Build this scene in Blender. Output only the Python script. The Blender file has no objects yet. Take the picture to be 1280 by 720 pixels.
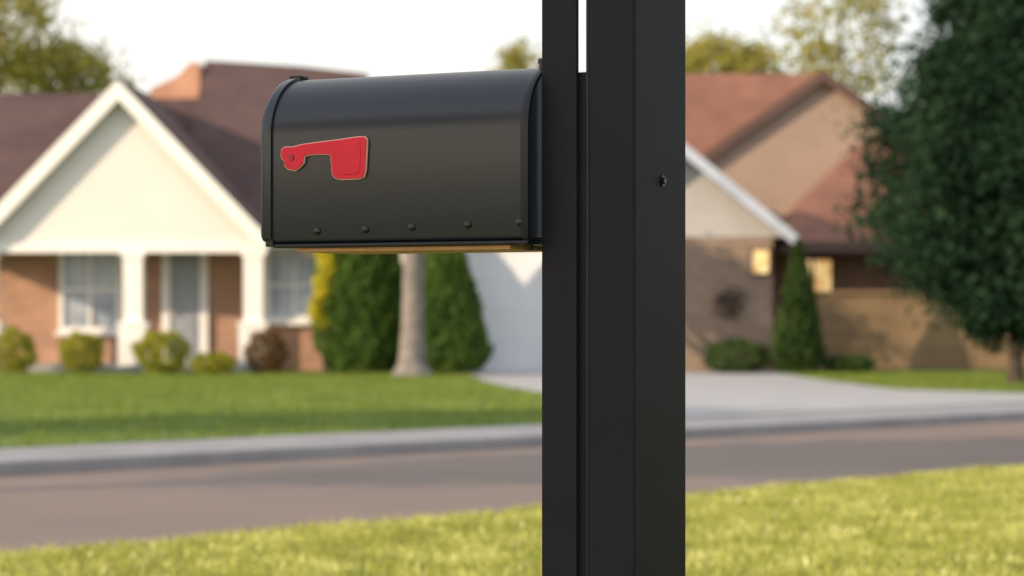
import bpy, bmesh, math, random
import numpy as np
from mathutils import Vector
random.seed(7); rng=np.random.default_rng(7)
C=bpy.context.scene.collection
F=3022.0; HY=396.0
def wx(px,Y): return (px-640)/F*Y
def wz(py,Y): return 1+(HY-py)/F*Y

# ---------------------------------------------------------------- materials
def newmat(name):
    m=bpy.data.materials.new(name); m.use_nodes=True
    nt=m.node_tree; b=nt.nodes['Principled BSDF']; return m,nt,b
def N(nt,t,**k):
    n=nt.nodes.new(t)
    for a,v in k.items(): setattr(n,a,v)
    return n
def ramp(nt,fac,stops):
    r=N(nt,'ShaderNodeValToRGB'); e=r.color_ramp.elements
    while len(e)<len(stops): e.new(0.5)
    for i,(p,c) in enumerate(stops): e[i].position=p; e[i].color=(*c,1)
    nt.links.new(fac,r.inputs[0]); return r.outputs[0]
def noise(nt,scale,detail=4,vec=None,rough=.6):
    n=N(nt,'ShaderNodeTexNoise'); n.inputs['Scale'].default_value=scale; n.inputs['Detail'].default_value=detail
    n.inputs['Roughness'].default_value=rough
    if vec is None:
        tc=N(nt,'ShaderNodeTexCoord'); vec=tc.outputs['Object']
    nt.links.new(vec,n.inputs['Vector']); return n.outputs['Fac']
def bump(nt,b,h,strength,dist):
    bp=N(nt,'ShaderNodeBump'); bp.inputs['Strength'].default_value=strength; bp.inputs['Distance'].default_value=dist
    nt.links.new(h,bp.inputs['Height']); nt.links.new(bp.outputs[0],b.inputs['Normal'])
def plain(name,c1,c2=None,scale=3,rough=.7,bs=0,bd=.01,bscale=None,metal=0,spec=.5,coat=0):
    m,nt,b=newmat(name); c2=c2 or tuple(x*.8 for x in c1)
    f=noise(nt,scale)
    nt.links.new(ramp(nt,f,[(.35,c2),(.65,c1)]),b.inputs['Base Color'])
    b.inputs['Roughness'].default_value=rough; b.inputs['Metallic'].default_value=metal
    b.inputs['Specular IOR Level'].default_value=spec; b.inputs['Coat Weight'].default_value=coat
    if bs: bump(nt,b,noise(nt,bscale or scale*8),bs,bd)
    return m
def bricky(name,c1,c2,mortar,bw,bh,msz=.01,rough=.8,sloped=False,rot=None,ns=1.2,squash=.5,lo=.65):
    m,nt,b=newmat(name); tc=N(nt,'ShaderNodeTexCoord'); sp=N(nt,'ShaderNodeSeparateXYZ'); nt.links.new(tc.outputs['Object'],sp.inputs[0])
    cb=N(nt,'ShaderNodeCombineXYZ')
    if rot is None:
        ad=N(nt,'ShaderNodeMath',operation='ADD'); nt.links.new(sp.outputs[0],ad.inputs[0]); nt.links.new(sp.outputs[1],ad.inputs[1])
        if sloped: nt.links.new(sp.outputs[0],cb.inputs[0])
        else: nt.links.new(ad.outputs[0],cb.inputs[0])
        nt.links.new(sp.outputs[2],cb.inputs[1]); vec=cb.outputs[0]
    else:
        mp=N(nt,'ShaderNodeMapping'); mp.inputs['Rotation'].default_value=(0,0,rot); nt.links.new(tc.outputs['Object'],mp.inputs[0]); vec=mp.outputs[0]
    br=N(nt,'ShaderNodeTexBrick'); br.offset=squash; nt.links.new(vec,br.inputs['Vector'])
    br.inputs['Color1'].default_value=(*c1,1); br.inputs['Color2'].default_value=(*c2,1); br.inputs['Mortar'].default_value=(*mortar,1)
    br.inputs['Scale'].default_value=1; br.inputs['Brick Width'].default_value=bw; br.inputs['Row Height'].default_value=bh; br.inputs['Mortar Size'].default_value=msz
    mx=N(nt,'ShaderNodeMix',data_type='RGBA',blend_type='MULTIPLY'); mx.inputs[0].default_value=.8
    nt.links.new(br.outputs['Color'],mx.inputs[6]); nt.links.new(ramp(nt,noise(nt,ns),[(.3,(lo,lo,lo)),(.7,(1.1,1.1,1.1))]),mx.inputs[7])
    nt.links.new(mx.outputs[2],b.inputs['Base Color']); b.inputs['Roughness'].default_value=rough
    bump(nt,b,br.outputs['Fac'],-.3,.01)
    return m
def foliage(name,dark,mid,light,scale=1.6,trans=.35,rough=.6,spec=.2,fine=9):
    m,nt,b=newmat(name); out=nt.nodes['Material Output']
    a=N(nt,'ShaderNodeMath',operation='ADD'); s=N(nt,'ShaderNodeMath',operation='MULTIPLY'); s.inputs[1].default_value=.5
    nt.links.new(noise(nt,scale,3),a.inputs[0]); nt.links.new(noise(nt,scale*fine,2),a.inputs[1]); nt.links.new(a.outputs[0],s.inputs[0])
    col=ramp(nt,s.outputs[0],[(.36,dark),(.5,mid),(.64,light)])
    nt.links.new(col,b.inputs['Base Color']); b.inputs['Roughness'].default_value=rough; b.inputs['Specular IOR Level'].default_value=spec
    t=N(nt,'ShaderNodeBsdfTranslucent'); nt.links.new(col,t.inputs[0])
    mx=N(nt,'ShaderNodeMixShader'); mx.inputs[0].default_value=trans
    nt.links.new(b.outputs[0],mx.inputs[1]); nt.links.new(t.outputs[0],mx.inputs[2]); nt.links.new(mx.outputs[0],out.inputs[0])
    return m

M={}
M['post']=plain('powder_coat_charcoal',(.0215,.0192,.0235),(.0185,.0168,.0205),14,.5,.12,.0006,700,spec=.13)
M['box']=plain('mailbox_paint',(.011,.0155,.025),(.0098,.0138,.022),9,.30,.08,.0004,500,spec=.56)
M['boxrim']=plain('mailbox_rim_paint',(.007,.008,.012),None,9,.36,.08,.0004,500,spec=.35)
M['rivet']=plain('rivet_black',(.005,.005,.006),None,60,.25,spec=.55)
M['red']=plain('flag_red',(.84,.03,.055),(.78,.026,.048),30,.5,.1,.0005,400,spec=.25)
M['redd']=plain('flag_red_dark',(.45,.015,.03),None,30,.4)
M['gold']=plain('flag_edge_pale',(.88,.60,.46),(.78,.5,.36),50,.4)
M['board']=plain('mounting_board_wood',(.75,.38,.18),(.6,.3,.14),25,.6)
M['brick']=bricky('brick_warm',(.52,.27,.165),(.43,.215,.13),(.48,.36,.28),.22,.075)
M['brickd']=bricky('brick_tan',(.34,.23,.165),(.265,.17,.12),(.37,.3,.24),.22,.075)
M['brickr']=bricky('brick_russet',(.31,.145,.08),(.23,.105,.06),(.26,.18,.14),.22,.075)
M['salmon']=bricky('shingles_salmon',(.66,.34,.22),(.6,.3,.19),(.5,.3,.2),.3,.1)
M['roof']=bricky('shingles_brown',(.12,.068,.064),(.088,.05,.048),(.058,.034,.032),.35,.1,.008,.9,True,ns=.7)
M['roofr']=bricky('shingles_red',(.29,.13,.085),(.23,.105,.07),(.15,.075,.055),.35,.1,.008,.9,True,ns=.7)
M['cream']=plain('gable_cream',(.83,.78,.745),(.80,.745,.705),.8,.6)
M['taupe']=bricky('siding_taupe',(.38,.28,.215),(.365,.265,.205),(.32,.23,.175),6,.16,.006,.7,ns=.6,lo=.85)
M['grays']=bricky('siding_grey',(.50,.47,.45),(.48,.45,.43),(.43,.4,.38),6,.16,.006,.7,ns=.6,lo=.85)
M['white']=plain('white_trim',(.90,.88,.86),(.88,.86,.83),2,.5)
M['wsiding']=bricky('siding_white',(.84,.84,.85),(.82,.82,.84),(.72,.72,.74),6,.18,.006,.6,ns=.6,lo=.9)
M['gdoor']=bricky('garage_door_white',(.87,.88,.91),(.86,.87,.9),(.78,.79,.82),.6,.55,.012,.45,squash=0,ns=.6,lo=.97)
M['trimb']=plain('brown_trim',(.12,.07,.055),None,2,.6)
M['trimg']=plain('blue_grey_trim',(.55,.6,.7),None,2,.5)
M['door']=plain('door_paint',(.36,.39,.44),None,2,.4)
M['glass']=plain('window_glass_painted_sky',(.60,.65,.73),(.29,.33,.40),1.1,.1,spec=1.)  # pale blue base colour paints in the reflected sky
M['fencew']=bricky('fence_boards',(.28,.185,.10),(.23,.15,.08),(.14,.09,.055),3,.15,.012,.8,ns=.8)
M['bark']=plain('bark_brown',(.1,.075,.055),(.05,.038,.03),6,.9,.5,.02,25)
M['barkp']=plain('bark_pale',(.27,.24,.225),(.16,.14,.13),5,.85,.5,.02,25)
M['conc']=plain('concrete',(.40,.395,.40),(.35,.345,.35),1.3,.85,.2,.004,40)
M['walk']=bricky('concrete_walk',(.31,.305,.32),(.285,.28,.295),(.22,.22,.22),1.5,1.5,.012,.85,rot=math.radians(45),squash=0)
M['curb']=plain('kerb_concrete',(.30,.295,.305),(.25,.245,.255),2,.85,.2,.004,40)
m,nt,b=newmat('asphalt'); f=noise(nt,.35,5)
mx=N(nt,'ShaderNodeMix',data_type='RGBA',blend_type='MULTIPLY'); mx.inputs[0].default_value=1
nt.links.new(ramp(nt,f,[(.3,(.18,.134,.112)),(.7,(.225,.168,.140))]),mx.inputs[6]); nt.links.new(ramp(nt,noise(nt,60,3),[(.3,(.8,.8,.8)),(.7,(1.15,1.15,1.15))]),mx.inputs[7])
nt.links.new(mx.outputs[2],b.inputs['Base Color']); b.inputs['Roughness'].default_value=.75; bump(nt,b,noise(nt,120),.4,.006); M['asphalt']=m
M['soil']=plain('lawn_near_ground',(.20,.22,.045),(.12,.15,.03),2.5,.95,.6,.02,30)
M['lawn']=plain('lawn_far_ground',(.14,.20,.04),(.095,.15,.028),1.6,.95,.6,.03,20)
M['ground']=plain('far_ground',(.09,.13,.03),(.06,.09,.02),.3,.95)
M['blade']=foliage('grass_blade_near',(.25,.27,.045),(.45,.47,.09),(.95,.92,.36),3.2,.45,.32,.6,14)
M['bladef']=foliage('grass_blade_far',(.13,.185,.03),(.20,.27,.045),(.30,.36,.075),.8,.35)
M['tdark']=foliage('foliage_dark',(.010,.03,.017),(.022,.05,.026),(.040,.08,.036),1.0,.15,.8,.06)
M['tgold']=foliage('foliage_gold',(.2,.2,.04),(.38,.35,.08),(.58,.48,.14),.8,.5)
M['con']=foliage('foliage_conifer',(.06,.12,.025),(.11,.20,.038),(.20,.30,.06),1.2,.35)
M['cony']=foliage('foliage_sunlit_yellow',(.35,.36,.03),(.6,.54,.04),(.8,.66,.07),1.6,.4)  # leaf colour carries the sunlit yellow of the conifer edge
M['bush']=foliage('foliage_bush_lime',(.14,.17,.014),(.32,.33,.025),(.5,.47,.045),3,.3)
M['bushr']=foliage('foliage_bush_russet',(.08,.05,.02),(.18,.10,.035),(.28,.17,.05),3,.3)
M['bushd']=foliage('foliage_bush_green',(.025,.06,.014),(.055,.10,.024),(.09,.15,.035),2,.25)
m,nt,b=newmat('lit_window'); b.inputs['Base Color'].default_value=(.6,.45,.2,1)
nt.links.new(ramp(nt,noise(nt,4.5),[(.38,(.55,.28,.09)),(.6,(1,.76,.36))]),b.inputs['Emission Color']); b.inputs['Emission Strength'].default_value=1.0; M['lit']=m

# ---------------------------------------------------------------- helpers
ORG={}
def tag(o,label=None,cat=None,group=None,kind=None):
    if label: o['label']=label
    if cat: o['category']=cat
    if group: o['group']=group
    if kind: o['kind']=kind
    return o
def thing(name,loc,label,cat,group=None):
    o=bpy.data.objects.new(name,None); o.empty_display_size=.1; C.objects.link(o); o.location=loc; ORG[o.name]=Vector(loc); return tag(o,label,cat,group)
def link(name,me,mat,parent,org):
    me.materials.append(mat); o=bpy.data.objects.new(name,me); C.objects.link(o); ORG[o.name]=org
    if parent: o.parent=parent
    return o
class MB:
    def __init__(s): s.v=[]; s.f=[]
    def add(s,vs,fs):
        k=len(s.v); s.v+= [tuple(v) for v in vs]; s.f+=[tuple(i+k for i in f) for f in fs]; return s
    def prism(s,pts,vec):
        n=len(pts); vec=Vector(vec); p=[Vector(q) for q in pts]
        return s.add(p+[q+vec for q in p],[tuple(range(n))[::-1],tuple(range(n,2*n))]+[(i,(i+1)%n,n+(i+1)%n,n+i) for i in range(n)])
    def box(s,x0,x1,y0,y1,z0,z1): return s.prism([(x0,y0,z0),(x1,y0,z0),(x1,y1,z0),(x0,y1,z0)],(0,0,z1-z0))
    def cyl(s,p0,p1,r0,r1,n=12):
        p0=Vector(p0);p1=Vector(p1);d=(p1-p0).normalized(); a=d.orthogonal().normalized(); b_=d.cross(a)
        vs=[p0+(a*math.cos(t)+b_*math.sin(t))*r0 for t in [2*math.pi*i/n for i in range(n)]]+[p1+(a*math.cos(t)+b_*math.sin(t))*r1 for t in [2*math.pi*i/n for i in range(n)]]
        return s.add(vs,[tuple(range(n))[::-1],tuple(range(n,2*n))]+[(i,(i+1)%n,n+(i+1)%n,n+i) for i in range(n)])
    def build(s,name,mat,parent=None,org=None,smooth=False,bevel=0,seg=2):
        if org is None: org=ORG[parent.name] if parent else Vector((0,0,0))
        me=bpy.data.meshes.new(name); me.from_pydata([tuple(Vector(v)-org) for v in s.v],[],s.f)
        bm=bmesh.new(); bm.from_mesh(me); bmesh.ops.recalc_face_normals(bm,faces=bm.faces); bm.to_mesh(me); bm.free()
        if smooth:
            me.polygons.foreach_set('use_smooth',[True]*len(me.polygons)); me.set_sharp_from_angle(angle=math.radians(35))
        o=link(name,me,mat,parent,org)
        if not parent: o.location=org
        if bevel:
            bv=o.modifiers.new('bevel','BEVEL'); bv.width=bevel; bv.segments=seg; bv.limit_method='ANGLE'; bv.angle_limit=math.radians(40)
        return o
def npmesh(name,verts,nper,mat,parent=None,org=None):
    if org is None: org=ORG[parent.name] if parent else Vector((0,0,0))
    n=len(verts); v=(verts-np.array(org)).reshape(-1,3)
    me=bpy.data.meshes.new(name); me.vertices.add(n*nper); me.vertices.foreach_set('co',v.astype(np.float32).ravel())
    me.loops.add(n*nper); me.loops.foreach_set('vertex_index',np.arange(n*nper,dtype=np.int32))
    me.polygons.add(n); me.polygons.foreach_set('loop_start',np.arange(0,n*nper,nper,dtype=np.int32))
    me.update(calc_edges=True); me.validate()
    o=link(name,me,mat,parent,org)
    if not parent: o.location=org
    return o
def leaves(centers,size):
    n=len(centers); a=rng.normal(size=(n,3)); a/=np.linalg.norm(a,axis=1)[:,None]; b=rng.normal(size=(n,3)); b-=a*(a*b).sum(1)[:,None]; b/=np.linalg.norm(b,axis=1)[:,None]
    s=(size*rng.uniform(.6,1.3,n))[:,None]
    return np.stack([centers-a*s,centers-b*s*.5,centers+a*s,centers+b*s*.5],1)
def crown_pts(c,r,ncl,per,clr,shell=.55):
    c=np.array(c);r=np.array(r); P=[]
    d=rng.normal(size=(ncl,3)); d/=np.linalg.norm(d,axis=1)[:,None]; rad=rng.uniform(shell,1,ncl)**.8
    cc=d*rad[:,None]
    for q in cc:
        k=int(per*rng.uniform(.6,1.4)); e=rng.normal(size=(k,3))*clr*rng.uniform(.7,1.3)*np.array([1,1,.75]); P.append(c+q*r+e)
    return np.concatenate(P), c+cc*r
def tree(name,label,cat,x,y,zc,r,ncl,per,clr,ls,mat,bark='bark',tr=.16,group=None,shell=.5,limbs=9,extra=None):
    t=thing(name,(x,y,0),label,cat,group)
    P,cc=crown_pts((x,y,zc),r,ncl,per,clr,shell)
    if extra is not None: P=np.concatenate([P]+[crown_pts(*e)[0] for e in extra])
    P=P[P[:,2]>.3]
    npmesh('crown',leaves(P,ls),4,M[mat],t)
    mb=MB(); z1=zc-r[2]*.5
    mb.cyl((x,y,-.05),(x,y,.3),tr*1.6,tr*1.05,12).cyl((x,y,.25),(x+.05,y,z1),tr*1.05,tr*.8,12).cyl((x+.05,y,z1-.05),(x,y,zc+r[2]*.5),tr*.75,tr*.25,8)
    for i in range(limbs):
        q=cc[rng.integers(len(cc))]; z0=z1+rng.uniform(-.1,.5)*r[2]; mb.cyl((x+.02,y,z0),tuple(q),tr*.4,tr*.1,6)
    mb.build('trunk',M[bark],t,smooth=True); return t
def shrub(name,label,px0,px1,pyt,Y,mat,group,n=2600,cat='shrub',ls=.035,prof='round'):
    x=wx((px0+px1)/2,Y); rx=(px1-px0)/2/F*Y; h=wz(pyt,Y); t=thing(name,(x,Y,0),label,cat,group)
    if prof=='round':
        d=rng.normal(size=(n,3)); d/=np.linalg.norm(d,axis=1)[:,None]; rad=rng.uniform(.5,1,n)**.45
        lump=1+.10*np.sin(d[:,0]*7+d[:,2]*5+x)+.07*np.sin(d[:,1]*9-d[:,2]*8)
        p=d*(rad*lump)[:,None]
        P=np.stack([x+p[:,0]*rx*1.02,Y+p[:,1]*rx*1.02,h*.5+p[:,2]*h*.52],1)
    else:
        u=rng.uniform(0,1,n); a=rng.uniform(0,2*math.pi,n)
        if prof=='cone': w=np.minimum(1,(1-u)**.75*1.12)*np.minimum(1,.72+u*3)
        else: w=np.sqrt(np.clip(1-((u-.3)/.72)**2,0,1))*np.minimum(1,.75+u*2)
        rr=rx*w*(rng.uniform(.35,1,n)**.4)*(1+.05*np.sin(a*5+u*17)+.035*np.sin(a*11-u*29))
        P=np.stack([x+np.cos(a)*rr,Y+np.sin(a)*rr,.06+u*(h-.06)],1)
    P=P[P[:,2]>.02]
    npmesh('foliage',leaves(P,ls),4,M[mat],t)
    MB().cyl((x,Y,-.03),(x,Y,h*.7),.04,.02,8).build('stem',M['bark'],t)
    return t

# ---------------------------------------------------------------- setting
def strip(name,c0,c1,ztop,zbot,mat,s0=-160,s1=160,bevel=0):
    o=MB().prism([(s0,c0+s0,zbot),(s1,c0+s1,zbot),(s1,c1+s1,zbot),(s0,c1+s0,zbot)],(0,0,ztop-zbot)).build(name,M[mat],None,bevel=bevel)
    tag(o,kind='structure'); return o
g=MB(); g.add([(-900,-900,-.16),(900,-900,-.16),(900,900,-.16),(-900,900,-.16)],[(0,1,2,3)]); tag(g.build('ground',M['ground']),kind='structure')
nl=[(-160,-320),(160,0),(160,172.9),(5,17.8),(-4,8.0),(-160,-148)]
tag(MB().prism([(x,y,-.14) for x,y in nl],(0,0,.14)).build('near_lawn',M['soil']),kind='structure')
strip('road',6,20.2,-.10,-.15,'asphalt')
strip('kerb',20.2,20.42,0,-.15,'curb',bevel=.02)
strip('pavement',20.42,22.3,-.004,-.15,'walk')
strip('far_lawn',22.3,260,0,-.15,'lawn')
d=MB(); pts=[(-.9,43.55),(-.35,36),(.9,28),(1.55,23.9),(8.6,30.95),(6.7,31.4),(5.3,33.2),(4.9,38),(4.7,43.3),(1.1,43.55)]
d.prism([(x,y,-.1) for x,y in pts],(0,0,.106)); tag(d.build('driveway',M['conc']),kind='structure')

def grass(name,P,h,w,mat,label):
    n=len(P); a=rng.uniform(0,2*math.pi,n); hh=h*rng.uniform(.45,1.25,n); ww=w*rng.uniform(.7,1.3,n)
    dx=np.cos(a)*ww/2; dy=np.sin(a)*ww/2; la=rng.uniform(0,2*math.pi,n); ln=hh*rng.uniform(.1,.9,n)
    v=np.zeros((n,3,3)); v[:,0]=np.stack([P[:,0]-dx,P[:,1]-dy,P[:,2]],1); v[:,1]=np.stack([P[:,0]+dx,P[:,1]+dy,P[:,2]],1)
    v[:,2]=np.stack([P[:,0]+np.cos(la)*ln,P[:,1]+np.sin(la)*ln,P[:,2]+hh],1)
    o=npmesh(name,v,3,M[mat]); tag(o,label,'grass',kind='stuff'); return o
n=250000; X=rng.uniform(-3.6,6.5,n); Y=rng.uniform(8.2,18.8,n); k=(Y<np.interp(X,[-4,5,8],[8.0,17.8,20.8])+.04+.05*np.sin(X*5)+.04*np.sin(X*13))&(np.abs(X)<Y*.27+.3); X=X[k];Y=Y[k]
n2=40000; X2=rng.uniform(-4,4,n2); Y2=rng.uniform(0,8.3,n2)
k2=Y2<np.interp(X2,[-4,5],[8.0,17.8]); X2=X2[k2]; Y2=Y2[k2]
P=np.stack([np.r_[X,X2],np.r_[Y,Y2],np.full(len(X)+len(X2),-.002)],1)
grass('near_grass',P,.045,.012,'blade','sunlit yellow-green lawn grass in the foreground this side of the street')
n=170000; X=rng.uniform(-12,9,n); Y=rng.uniform(16,43,n); k=(Y-X>22.33+.04*np.sin(X*4))&(np.abs(X)<Y*.25)
left=np.interp(Y,[23.9,28,36,43.6],[1.55,.9,-.35,-.9]); right=np.interp(Y,[30.95,31.4,33.2,38,43.3],[8.6,6.7,5.3,4.9,4.7])
k&=~((X>left)&((X<right)|(Y<31))); X=X[k];Y=Y[k]
grass('far_grass',np.stack([X,Y,np.full(len(X),-.002)],1),.06,.014,'bladef','mown green lawn grass across the street before the houses')

# ---------------------------------------------------------------- house pieces
def window(parent,x0,x1,z0,z1,y,cols,rows,fm='white',gm='glass',fw=.09,sill=True):
    f=MB(); yo=y-.07
    f.box(x0,x1,yo,y-.002,z1-fw,z1).box(x0,x1,yo,y-.002,z0,z0+fw).box(x0,x0+fw,yo,y-.002,z0+fw,z1-fw).box(x1-fw,x1,yo,y-.002,z0+fw,z1-fw)
    for i in range(1,cols):
        xc=x0+(x1-x0)*i/cols; f.box(xc-.03,xc+.03,yo+.01,y-.02,z0+fw,z1-fw)
    for j in range(1,rows):
        zc=z0+(z1-z0)*j/rows; f.box(x0+fw,x1-fw,yo+.013,y-.022,zc-.03,zc+.03)
    fo=f.build('window',M[fm],parent)
    MB().box(x0+fw,x1-fw,y-.018,y-.003,z0+fw,z1-fw).build('pane',M[gm],fo)
    if sill: MB().box(x0-.06,x1+.06,y-.14,y-.002,z0-.07,z0-.001).build('sill',M[fm],fo)
    return fo
def slab(mb,pts,t=.11): mb.prism(pts,(0,0,t))
def rake(mb,xa,za,xb,zb,y0,y1,h): mb.prism([(xa,y0,za),(xb,y0,zb),(xb,y0,zb-h),(xa,y0,za-h)],(0,y1-y0,0))

# left house
H=thing('brick_house',(-7,44,0),'brick house on the left with a cream front gable, porch and brown shingled roof','house')
MB().box(-12.5,-2.2,44.6,52,0,2.5).build('wall',M['brick'],H)
MB().prism([(-9.53,43,2.30),(-4.41,43,2.30),(-6.97,43,5.0)],(0,.16,0)).build('gable',M['cream'],H)
r=MB(); zr=5.13; sl=1.045
for s,hw in ((-1,2.92),(1,2.62)):
    slab(r,[(-6.97,42.76,zr),(-6.97+s*hw,42.76,zr-hw*sl),(-6.97+s*hw,48.9,zr-hw*sl),(-6.97,48.9,zr)],.12)
gr=r.build('gable_roof',M['roof'],H)
r=MB()
for s,hw in ((-1,2.92),(1,2.62)): rake(r,-6.97,zr+.06,-6.97+s*hw,zr-hw*sl+.06,42.70,42.755,.36 if s<0 else .34)
r.build('rake_board',M['white'],gr)
r=MB()
slab(r,[(-13,44.1,2.40),(-6.2,44.1,2.40),(-6.2,49,5.42),(-13,49,5.42)]); slab(r,[(-13,53.9,2.40),(-6.2,53.9,2.40),(-6.2,49,5.42),(-13,49,5.42)])
rf=r.build('roof',M['roof'],H)
r=MB(); slab(r,[(-6.25,44.12,2.38),(-1.9,44.12,2.38),(-2.95,49.3,5.85),(-4.3,49.3,6.0),(-6.25,49.3,6.12)]); slab(r,[(-6.25,53.9,2.38),(-1.9,53.9,2.38),(-2.95,49.3,5.85),(-6.25,49.3,6.12)])
slab(r,[(-1.9,44.12,2.38),(-1.9,53.9,2.38),(-2.95,49.3,5.85)]); r.prism([(-6.25,44.3,2.45),(-6.25,53.7,2.45),(-6.25,49.3,6.1)],(.08,0,0))
r.build('raised_roof',M['roof'],H)
r=MB(); r.prism([(-7.3,48.8,5.2),(-6.3,48.8,5.2),(-6.3,48.8,6.12),(-6.48,48.8,6.14),(-6.75,48.8,5.86),(-7.3,48.8,5.6)],(0,1.2,0)); r.build('dormer',M['salmon'],rf)
MB().box(-13,-1.95,43.98,44.12,2.26,2.44).build('fascia',M['white'],H)
MB().box(-9.6,-4.35,42.95,43.25,2.14,2.298).build('porch_beam',M['white'],H)
MB().box(-9.7,-4.3,42.85,44.6,-.02,.14).build('porch_floor',M['conc'],H)
for cx in (-9.35,-6.74,-4.6):
    c=MB(); c.box(cx-.25,cx+.25,42.88,43.34,.14,.85).box(cx-.28,cx+.28,42.86,43.36,.85,.91)
    c.prism([(cx-.17,42.94,.91),(cx+.17,42.94,.91),(cx+.17,43.28,.91),(cx-.17,43.28,.91)],(0,0,1.15)).box(cx-.2,cx+.2,42.92,43.3,2.06,2.14)
    c.build('column',M['white'],H)
window(H,-8.35,-7.2,.72,2.3,44.6,2,2)
window(H,-4.55,-3.45,.92,2.25,44.6,2,2)
window(H,-11.6,-10.4,.8,2.2,44.6,2,2)
dr=MB(); dr.box(-6.3,-5.75,44.53,44.6,.14,2.2).box(-6.22,-5.83,44.51,44.53,.3,1.0).box(-6.22,-5.83,44.51,44.53,1.15,2.05); do=dr.build('door',M['door'],H)
f=MB(); f.box(-6.45,-6.3,44.5,44.6,.14,2.3).box(-5.75,-5.60,44.5,44.6,.14,2.3).box(-6.3,-5.75,44.5,44.6,2.2,2.3); f.build('door_frame',M['white'],do)
MB().cyl((-6.24,44.5,1.08),(-6.24,44.44,1.08),.03,.03).build('door_handle',M['gold'],do)
MB().box(-2.15,.78,43.6,50,0,2.45).build('garage_wall',M['wsiding'],H)
gd=MB(); gd.box(-1.8,.55,43.53,43.6,0.01,2.2); go=gd.build('garage_door',M['gdoor'],H)
f=MB(); f.box(-1.92,-1.8,43.5,43.6,.01,2.32).box(.55,.67,43.5,43.6,.01,2.32).box(-1.8,.55,43.5,43.6,2.2,2.32); f.build('door_frame',M['white'],go)
MB().box(-.75,-.5,43.49,43.53,.5,.54).build('door_handle',M['rivet'],go)
r=MB(); slab(r,[(-1.88,43.35,2.42),(.92,43.35,2.42),(.92,46.8,4.0),(-1.88,46.8,4.0)]); slab(r,[(-1.88,50.4,2.42),(.92,50.4,2.42),(.92,46.8,4.0),(-1.88,46.8,4.0)]); r.prism([(.7,43.7,2.45),(.7,49.9,2.45),(.7,46.8,3.85)],(-.08,0,0)); r.build('garage_roof',M['roof'],H)

# right house
R=thing('tan_house',(6,46,0),'tan and brick house on the right with reddish roofs and stacked gables','house')
MB().box(1.35,4.74,44.0,50.4,0,2.45).build('wing_wall',M['brickd'],R)
MB().prism([(1.2,43.98,2.45),(4.92,43.98,2.45),(3.06,43.98,3.96)],(0,.15,0)).build('wing_gable',M['grays'],R)
r=MB(); hw=2.12; zr=4.08
for s in (-1,1): slab(r,[(3.06,43.7,zr),(3.06+s*hw,43.7,zr-hw*.81),(3.06+s*hw,50.0,zr-hw*.81),(3.06,50.0,zr)],.1)
wr=r.build('wing_roof',M['roof'],R)
r=MB()
for s in (-1,1): rake(r,3.06,zr+.10,3.06+s*hw,zr-hw*.81+.10,43.64,43.7,.24)
r.build('rake_board',M['trimg'],wr)
MB().box(4.76,12.5,47,50.2,0,2.38).build('wall',M['brickr'],R)
MB().box(1.4,11.6,50.2,57,0,2.5).build('rear_wall',M['brickd'],R)
MB().prism([(1.3,50.0,2.42),(11.5,50.0,2.42),(6.42,50.0,5.95)],(0,.18,0)).build('gable',M['taupe'],R)
r=MB(); hw=5.4; zr=5.98
slab(r,[(6.42,49.85,zr),(6.42+hw,49.85,zr-hw*.7),(6.42+hw,57,zr-hw*.7),(6.42,57,zr)],.12); slab(r,[(6.42,49.85,zr),(6.42-hw,49.85,zr-hw*.7),(6.42-hw,57,zr-hw*.7),(6.42,57,zr)],.12)
ur=r.build('roof',M['roofr'],R)
r=MB()
for s in (-1,1): rake(r,6.42,zr+.10,6.42+s*hw,zr-hw*.7+.10,49.78,49.85,.22)
r.build('rake_board',M['trimb'],ur)
r=MB(); slab(r,[(1.0,50.3,2.7),(7.0,50.3,2.7),(7.0,55,6.42),(1.0,55,6.42)]); slab(r,[(1.0,59.7,2.7),(7.0,59.7,2.7),(7.0,55,6.42),(1.0,55,6.42)]); r.build('rear_roof',M['roofr'],R)
r=MB(); slab(r,[(4.95,46,2.32),(12.8,46,2.32),(12.8,49.95,4.5),(7.2,49.95,4.5)]); slab(r,[(4.95,46,2.32),(7.2,49.95,4.5),(4.95,49.95,2.32)]); fr=r.build('porch_roof',M['roofr'],R)
MB().box(4.97,12.8,45.93,46.0,2.22,2.42).build('fascia',M['trimb'],fr)
window(R,4.34,4.70,1.76,2.26,44.0,1,1,'trimb','lit',.035,sill=False)
window(R,5.45,6.25,1.45,2.15,47,2,1,'trimb','lit',.05)
window(R,8.3,9.5,1.0,2.1,47,2,1,'trimb','glass',.06)
W0=thing('wreath',(3.95,43.97,1.25),'small dark dried wreath hung on the brick wall of the right house','wreath')
a=rng.uniform(0,6.283,420); rr=.15+rng.normal(size=420)*.07
npmesh('foliage',leaves(np.stack([3.95+np.cos(a)*rr*1.3,43.93+rng.normal(size=420)*.02,1.25+np.sin(a)*rr*1.2],1),.03),4,M['bark'],W0)

fo=thing('board_fence',(5.3,44.2,0),'low tan horizontal board fence in front of the right house','fence')
MB().box(5.25,11.5,44.2,44.24,.05,1.42).build('board_panel',M['fencew'],fo)
MB().box(5.2,11.5,44.14,44.3,1.42,1.48).build('top_rail',M['fencew'],fo)
for i in range(5):
    x=5.3+i*1.5; MB().box(x-.04,x+.04,44.245,44.32,0,1.419).build('fence_post',M['fencew'],fo)

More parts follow.
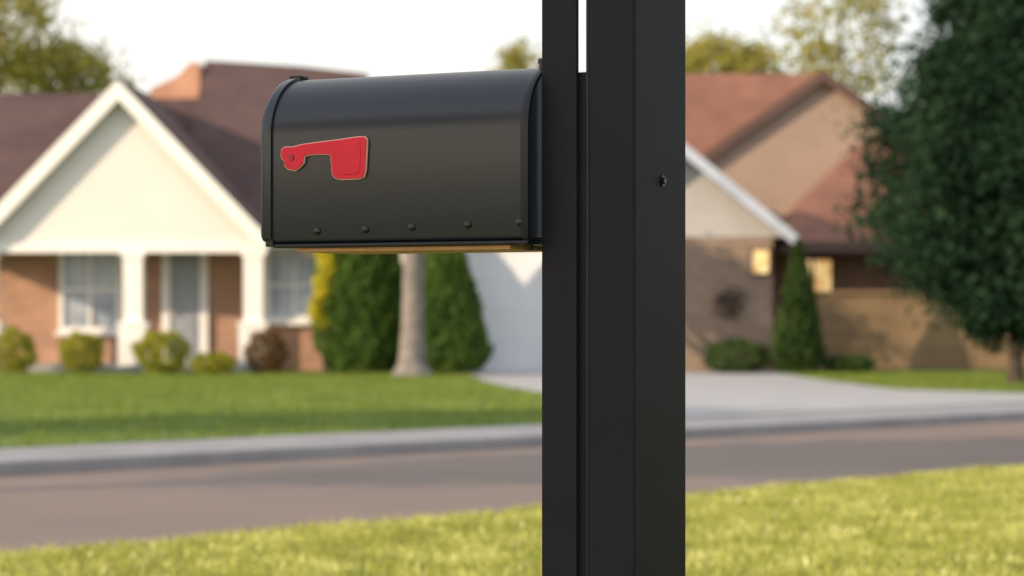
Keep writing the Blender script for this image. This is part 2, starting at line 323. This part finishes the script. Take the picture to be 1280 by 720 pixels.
# ---------------------------------------------------------------- planting
G='clipped shrubs along the front of the left house'
shrub('round_bush','round lime bush at the far left edge of the house bed',-12,46,411,42,'bush',G)
shrub('round_bush','round lime bush under the left porch window',74,130,415,42,'bush',G)
shrub('round_bush','round lime bush beside the foot of the porch column, third from the left',166,236,414,42,'bush',G,3200)
shrub('low_bush','low flat green bush before the house door',238,294,441,41.6,'bush',G,1800)
shrub('round_bush','russet brown round bush below the right porch column',307,358,412,42,'bushr',G)
shrub('clipped_conifer','tall broad green conifer left of the pale tree trunk',393,508,240,42.4,'con','clipped conifers by the garage',34000,'conifer',.045,'egg')
shrub('clipped_conifer','cone-shaped conifer between the pale tree trunk and the white garage door',500,614,262,42.3,'con','clipped conifers by the garage',28000,'conifer',.045,'cone')
x=wx(405,42.0); t=thing('sunlit_conifer_edge',(x,42.0,0),'yellow foliage painted as the sunlit upper left edge of the broad conifer','shrub')
P,_=crown_pts((x,42.0,1.65),(.13,.2,.9),34,130,.065,.2); P[:,0]+= .05*np.sin(P[:,2]*4); npmesh('foliage',leaves(P,.045),4,M['cony'],t); MB().cyl((x,42.0,-.03),(x,42.0,2.0),.03,.02,8).build('stem',M['bark'],t)  # yellow leaf clump stands in for sunlight on the conifer's left side
shrub('narrow_conifer','narrow dark conifer in front of the tan house beside the driveway',964,1031,300,42.4,'bushd',None,12000,'conifer',.05,'cone')
shrub('low_bush','low dark green bush against the brick wall of the right house',880,966,424,42.8,'bushd','bushes before the right house',3500)
shrub('low_bush','low dark bush between the narrow conifer and the board fence',1026,1092,444,42.6,'bushd','bushes before the right house',2600)
x=wx(515,40.5); t=thing('small_tree',(x,40.5,0),'small tree with pale flared trunk between the two clipped conifers','tree')
mb=MB(); mb.cyl((x,40.5,-.05),(x,40.5,.22),.40,.24,14).cyl((x,40.5,.2),(x+.01,40.5,.8),.242,.19,14).cyl((x+.01,40.5,.78),(x+.03,40.5,2.5),.192,.16,14)
for a in range(7):
    an=a*.9; mb.cyl((x+.03,40.5,2.4),(x+.3+1.2*math.cos(an),40.5+1.1*math.sin(an),3.2+.3*(a%3)),.09,.03,8)
mb.build('trunk',M['barkp'],t,smooth=True)
P,_=crown_pts((x+.25,40.5,3.65),(1.3,1.2,.6),50,90,.18); npmesh('crown',leaves(P,.07),4,M['con'],t)
tree('broad_tree','large dense dark green tree at the right edge','tree',7.5,36,3.2,(2.15,1.9,2.2),380,200,.25,.065,'tdark',tr=.10,shell=.25,
     extra=[((8.0,36,1.8),(2.15,1.5,.9),230,190,.23,.2),((7.75,36,4.7),(1.75,1.5,1.9),260,190,.25,.2),((8.3,36,1.1),(1.6,1.2,.6),110,150,.2,.2)])
BG='blurred trees beyond the roofs'
tree('background_tree','yellow-green tree at the top left corner behind the brick house','tree',wx(-25,72),72,wz(35,72),(2.2,2.2,2.4),70,60,.36,.13,'tgold',tr=.2,group=BG)
tree('background_tree','low yellow-green tree over the left house roof, right of the corner tree','tree',wx(85,74),74,wz(95,74),(1.7,1.5,1.0),45,60,.3,.12,'tgold',tr=.2,group=BG)
tree('background_tree','golden round tree above the ridge of the tan house','tree',wx(905,76),76,wz(85,76),(1.7,1.7,1.0),50,70,.3,.12,'tgold',tr=.2,group=BG)
tree('background_tree','loose sparse tree between the tan house ridge and the dark tree','tree',wx(1050,70),70,wz(50,70),(1.6,1.6,1.9),45,40,.36,.12,'tgold',tr=.1,group=BG,limbs=5)
tree('background_tree','tiny distant treetop just above the mailbox roof','tree',wx(655,90),90,wz(95,90),(1.1,1.1,1.1),30,50,.25,.12,'tgold',tr=.15,group=BG)
tree('street_tree','tall leafy street tree left of the frame shading the far lawn','tree',-11.5,17.2,4.2,(1.9,1.3,1.6),90,70,.3,.13,'bushd',tr=.18)
tree('street_tree','leafy street tree left of the frame shading the far side of the road','tree',-8.8,11.9,5.0,(1.7,1.7,1.8),130,90,.3,.13,'bushd',tr=.18)
tree('added_shade_tree','unseen leafy tree added left of the mailbox to keep it in shade','tree',-6.9,-1.0,4.1,(1.3,1.3,1.3),160,220,.22,.10,'bushd',tr=.14,shell=.1)  # unseen tree added to keep direct sun off the mailbox and post
tree('added_shade_tree','unseen dark tree added to the right of the post to darken its right face','tree',5.0,3.2,2.4,(2.0,2.4,2.1),260,120,.28,.13,'tdark',tr=.14,shell=.3)  # unseen tree added to block sky light from the post's right face

# ---------------------------------------------------------------- mailbox
TH=math.radians(27); ux=Vector((math.cos(TH),-math.sin(TH),0)); uy=Vector((math.sin(TH),math.cos(TH),0)); uz=Vector((0,0,1))
dl=3.385; O=Vector(((337-640)/F*dl,dl,1.102)); L=.404; W=.17; HB=.236; RAD=W/2
def LW(x,y,z): return O+ux*x+uy*y+uz*z     # local: x along the box, y into depth from the near side, z up
def on_side(px,py):
    dvec=Vector(((px-640)/F,1,(HY-py)/F)); c=Vector((0,0,1)); t=(O-c).dot(uy)/dvec.dot(uy); p=c+dvec*t-O
    return p.dot(ux),p.dot(uz)
def prof(off=0,z0=0,n=40,rc=.006):
    w=W/2+off; top=HB-RAD; p=[]
    for i in range(4):
        a=math.pi*1.5-(math.pi/2)*i/3; p.append((RAD-w+rc+rc*math.cos(a),z0+rc+rc*math.sin(a)))
    for i in range(n+1):
        a=math.pi-math.pi*i/n; p.append((RAD+w*math.cos(a),top+w*math.sin(a)))
    for i in range(4):
        a=-(math.pi/2)*i/3; p.append((RAD+w-rc+rc*math.cos(a),z0+rc+rc*math.sin(a)))
    return p
def extr(p,x0,x1): return MB().prism([LW(x0,y,z) for y,z in p],ux*(x1-x0))
B=thing('mailbox',tuple(LW(L/2,RAD,0)),'black metal arched mailbox with red flag mounted on the dark post','mailbox')
extr(prof(),0,L).build('body',M['box'],B,smooth=True)
cen=(RAD,HB*.5)
def sc(p,k): return [(cen[0]+(a-cen[0])*k,cen[1]+(b_-cen[1])*k) for a,b_ in p]
def loft(P,rings):
    vs=[];fs=[];n=len(P)
    for xx,kk in rings: vs+=[LW(xx,a,b_) for a,b_ in sc(P,kk)]
    for r_ in range(len(rings)-1): fs+=[(r_*n+i,r_*n+(i+1)%n,(r_+1)*n+(i+1)%n,(r_+1)*n+i) for i in range(n)]
    fs+=[tuple(range(n)),tuple(range((len(rings)-1)*n,len(rings)*n))]
    return MB().add(vs,fs)
do=loft(prof(.0035,.002),[(.004,1.0),(-.006,1.0),(-.011,.987),(-.0145,.955),(-.0145,.90),(-.012,.86),(-.0125,.4)]).build('door',M['box'],B,smooth=True)
lt=MB(); lt.prism([LW(-.016,RAD-.010,HB+.001),LW(.006,RAD-.010,HB+.001),LW(.006,RAD+.010,HB+.001),LW(-.016,RAD+.010,HB+.001)],uz*.006); lt.build('latch',M['boxrim'],do,bevel=.002)
loft(prof(.0045,-.002),[(L-.009,.985),(L-.006,.995),(L-.003,1.0),(L,1.005),(L+.003,1.0),(L+.003,.95),(L-.004,.93)]).build('rear_rim',M['boxrim'],B,smooth=True)
b_=MB(); b_.prism([LW(.008,-.003,-.006),LW(L+.002,-.003,-.006),LW(L+.002,W+.003,-.006),LW(.008,W+.003,-.006)],uz*.0055)
b_.prism([LW(-.006,-.002,-.004),LW(.007,-.002,-.004),LW(.007,.02,-.004),LW(-.006,.02,-.004)],uz*.012)
b_.build('base_tray',M['boxrim'],B,bevel=.0015)
MB().prism([LW(.04,.008,-.0115),LW(L-.03,.008,-.0115),LW(L-.03,W-.008,-.0115),LW(.04,W-.008,-.0115)],uz*.005).build('mounting_board',M['board'],B)
for px,py,y0 in ((397,289,0),(457,287,0),(515,284,0),(585,281,0),(650,278,-.001)):
    x,z=on_side(px,py); r_=.0055
    m_=MB(); m_.cyl(LW(x,y0+.001,z),LW(x,y0-.002,z),r_,r_*.92,16).cyl(LW(x,y0-.002,z),LW(x,y0-.0036,z),r_*.92,r_*.4,16); m_.build('rivet',M['rivet'],B,smooth=True)
h_=MB(); h_.cyl(LW(L-.004,.052,HB-.012),LW(L-.004,.052,HB+.004),.005,.005,12).cyl(LW(L-.004,.052,HB+.003),LW(L-.004,.052,HB+.009),.0065,.0055,12); h_.build('hanger_pin',M['rivet'],B,smooth=True)
h_=MB(); h_.cyl(LW(L-.006,.016,-.006),LW(L-.006,.016,-.014),.0065,.0055,12); h_.build('hanger_pin',M['rivet'],B,smooth=True)
pts=[(353,193),(354,187),(358,184),(368,184),(379,181),(400,178),(425,175),(448,171.5),(457,171),(460.5,174),(460,190),(458.5,214),(456.5,221.5),(451,223.5),(428,224.5),(420,222.5),(417,217),(416.5,206),(415.5,196),(413,193),(398,193),(386,194),(382,197),(381.5,204),(377,209),(371,213.5),(363,212),(358,208),(358,202),(354,198)]
q=[on_side(*p) for p in pts]
def offs(q,d_):
    out=[]; n=len(q)
    for i in range(n):
        a=Vector(q[i-1]);b=Vector(q[i]);c=Vector(q[(i+1)%n]); t=(c-a).normalized(); nn=Vector((-t[1],t[0])); out.append((b[0]+nn[0]*d_,b[1]+nn[1]*d_))
    return out
fl=MB().prism([LW(a,-.0025,z) for a,z in offs(q,-.0003)],-uy*.003).build('flag',M['red'],B,bevel=.0006)
MB().prism([LW(a,-.001,z) for a,z in offs(q,.0008)],-uy*.0030).build('flag_rim_highlight',M['gold'],fl)  # pale outline behind the flag, painted in for the sun's highlight on its rim
ii=[on_side(*p) for p in [(424,181),(452,177.5),(453.5,190),(452,214),(448,217.5),(430,218.5),(425,216),(423.5,200)]]
MB().prism([LW(a,-.0055,z) for a,z in ii],-uy*.0008).build('flag_panel',M['red'],fl,bevel=.0004)
x,z=on_side(367,197); MB().cyl(LW(x,-.005,z),LW(x,-.0075,z),.0045,.004,20).build('pivot_pin',M['redd'],fl,smooth=True)

# ---------------------------------------------------------------- post
xe=L+.004
def solve_s(px,y):
    k=(px-640)/F; p=LW(0,y,0); return (k*p.y-p.x)/(ux.x-k*ux.y)
def solve_d(px,x):
    k=(px-640)/F; p=LW(x,0,0); return (k*p.y-p.x)/(uy.x-k*uy.y)
yf=solve_d(677,xe); xA=solve_s(720.5,yf); xG=solve_s(728,yf); xR=solve_s(735,yf); xC=solve_s(793,yf); dB=solve_d(858,xC)
def lbox(mb,x0,x1,y0,y1,z0,z1):
    mb.prism([LW(x0,y0,z0-O.z),LW(x1,y0,z0-O.z),LW(x1,y1,z0-O.z),LW(x0,y1,z0-O.z)],uz*(z1-z0))
ZT=1.78
Pp=thing('mailbox_post',tuple(LW(xC-.06,(yf+dB)/2,-O.z)),'thick charcoal metal post with a slot and bolt carrying the mailbox','post')
tp=.008
m_=MB(); lbox(m_,xe,xA,yf,yf+tp,-.1,ZT); m_.build('side_plate',M['post'],Pp,bevel=.0012)
m_=MB(); lbox(m_,xR,xC,yf,dB,-.1,ZT); m_.build('main_shaft',M['post'],Pp,bevel=.004,seg=3)
m_=MB(); lbox(m_,xG+.0035,xR-.0002,yf+.003,yf+.05,-.1,ZT); m_.build('edge_trim',M['boxrim'],Pp,bevel=.001)
m_=MB(); lbox(m_,xA-.012,xG+.0034,yf+tp+.001,yf+tp+.02,-.1,1.325); m_.build('back_strip',M['post'],Pp)
for zz in (1.50,1.72):
    m_=MB(); lbox(m_,xA-.02,xR-.001,yf+tp+.001,yf+tp+.03,zz,zz+.03); m_.build('spacer',M['post'],Pp)
m_=MB(); lbox(m_,xe-.006,xC+.008,yf-.008,dB+.008,ZT+.0005,ZT+.02); m_.build('cap',M['boxrim'],Pp,bevel=.003)
yb=solve_d(828,xC); pb=LW(xC,yb,0); zb=1+(HY-226)/F*pb.y-O.z
m_=MB(); m_.cyl(LW(xC-.001,yb,zb),LW(xC+.002,yb,zb),.0075,.0075,20).cyl(LW(xC+.002,yb,zb),LW(xC+.0045,yb,zb),.005,.0045,6); m_.build('bolt',M['rivet'],Pp,smooth=True)

# ---------------------------------------------------------------- light, world, camera
sd=Vector((-.85,-.53,0)).normalized(); el=math.radians(20)
S=Vector((sd.x*math.cos(el),sd.y*math.cos(el),math.sin(el)))
sl_=bpy.data.lights.new('sun','SUN'); sl_.energy=5.0; sl_.angle=math.radians(.6); sl_.color=(1,.78,.54)
so=bpy.data.objects.new('sun',sl_); C.objects.link(so); so.rotation_euler=(-S).to_track_quat('-Z','Y').to_euler(); so.location=(-20,-10,20)
w=bpy.data.worlds.new('World'); bpy.context.scene.world=w; w.use_nodes=True; nt=w.node_tree; bg=nt.nodes['Background']
sk=nt.nodes.new('ShaderNodeTexSky'); sk.sky_type='NISHITA'; sk.sun_disc=False; sk.sun_elevation=el; sk.sun_rotation=math.atan2(sd.x,sd.y); sk.dust_density=2
nt.links.new(sk.outputs[0],bg.inputs[0]); bg.inputs[1].default_value=.05
tc=nt.nodes.new('ShaderNodeTexCoord'); vm=nt.nodes.new('ShaderNodeVectorMath'); vm.operation='DOT_PRODUCT'; vm.inputs[1].default_value=tuple(S); nt.links.new(tc.outputs['Generated'],vm.inputs[0])
mr=nt.nodes.new('ShaderNodeMapRange'); mr.inputs[1].default_value=-1; mr.inputs[2].default_value=1; nt.links.new(vm.outputs['Value'],mr.inputs[0])
hz=ramp(nt,mr.outputs[0],[(.0,(.42,.46,.56)),(.13,(.86,.86,.88)),(.24,(.95,.92,.88)),(.36,(1,.94,.86)),(.7,(.84,.90,1.0)),(1,(.74,.78,.86))])
bg2=nt.nodes.new('ShaderNodeBackground'); nt.links.new(hz,bg2.inputs[0]); bg2.inputs[1].default_value=.97
ad=nt.nodes.new('ShaderNodeAddShader'); nt.links.new(bg.outputs[0],ad.inputs[0]); nt.links.new(bg2.outputs[0],ad.inputs[1]); nt.links.new(ad.outputs[0],nt.nodes['World Output'].inputs[0])
cam=bpy.data.cameras.new('camera'); co=bpy.data.objects.new('camera',cam); C.objects.link(co); co.location=(0,0,1); co.rotation_euler=(math.pi/2,0,0)
cam.lens=F/1280*36; cam.sensor_width=36; cam.shift_y=36/1280; cam.clip_end=3000; cam.clip_start=.05
cam.dof.use_dof=True; cam.dof.focus_distance=3.26; cam.dof.aperture_fstop=6.0
sc_=bpy.context.scene; sc_.camera=co; sc_.view_settings.view_transform='Standard'; sc_.view_settings.look='None'; sc_.view_settings.exposure=0
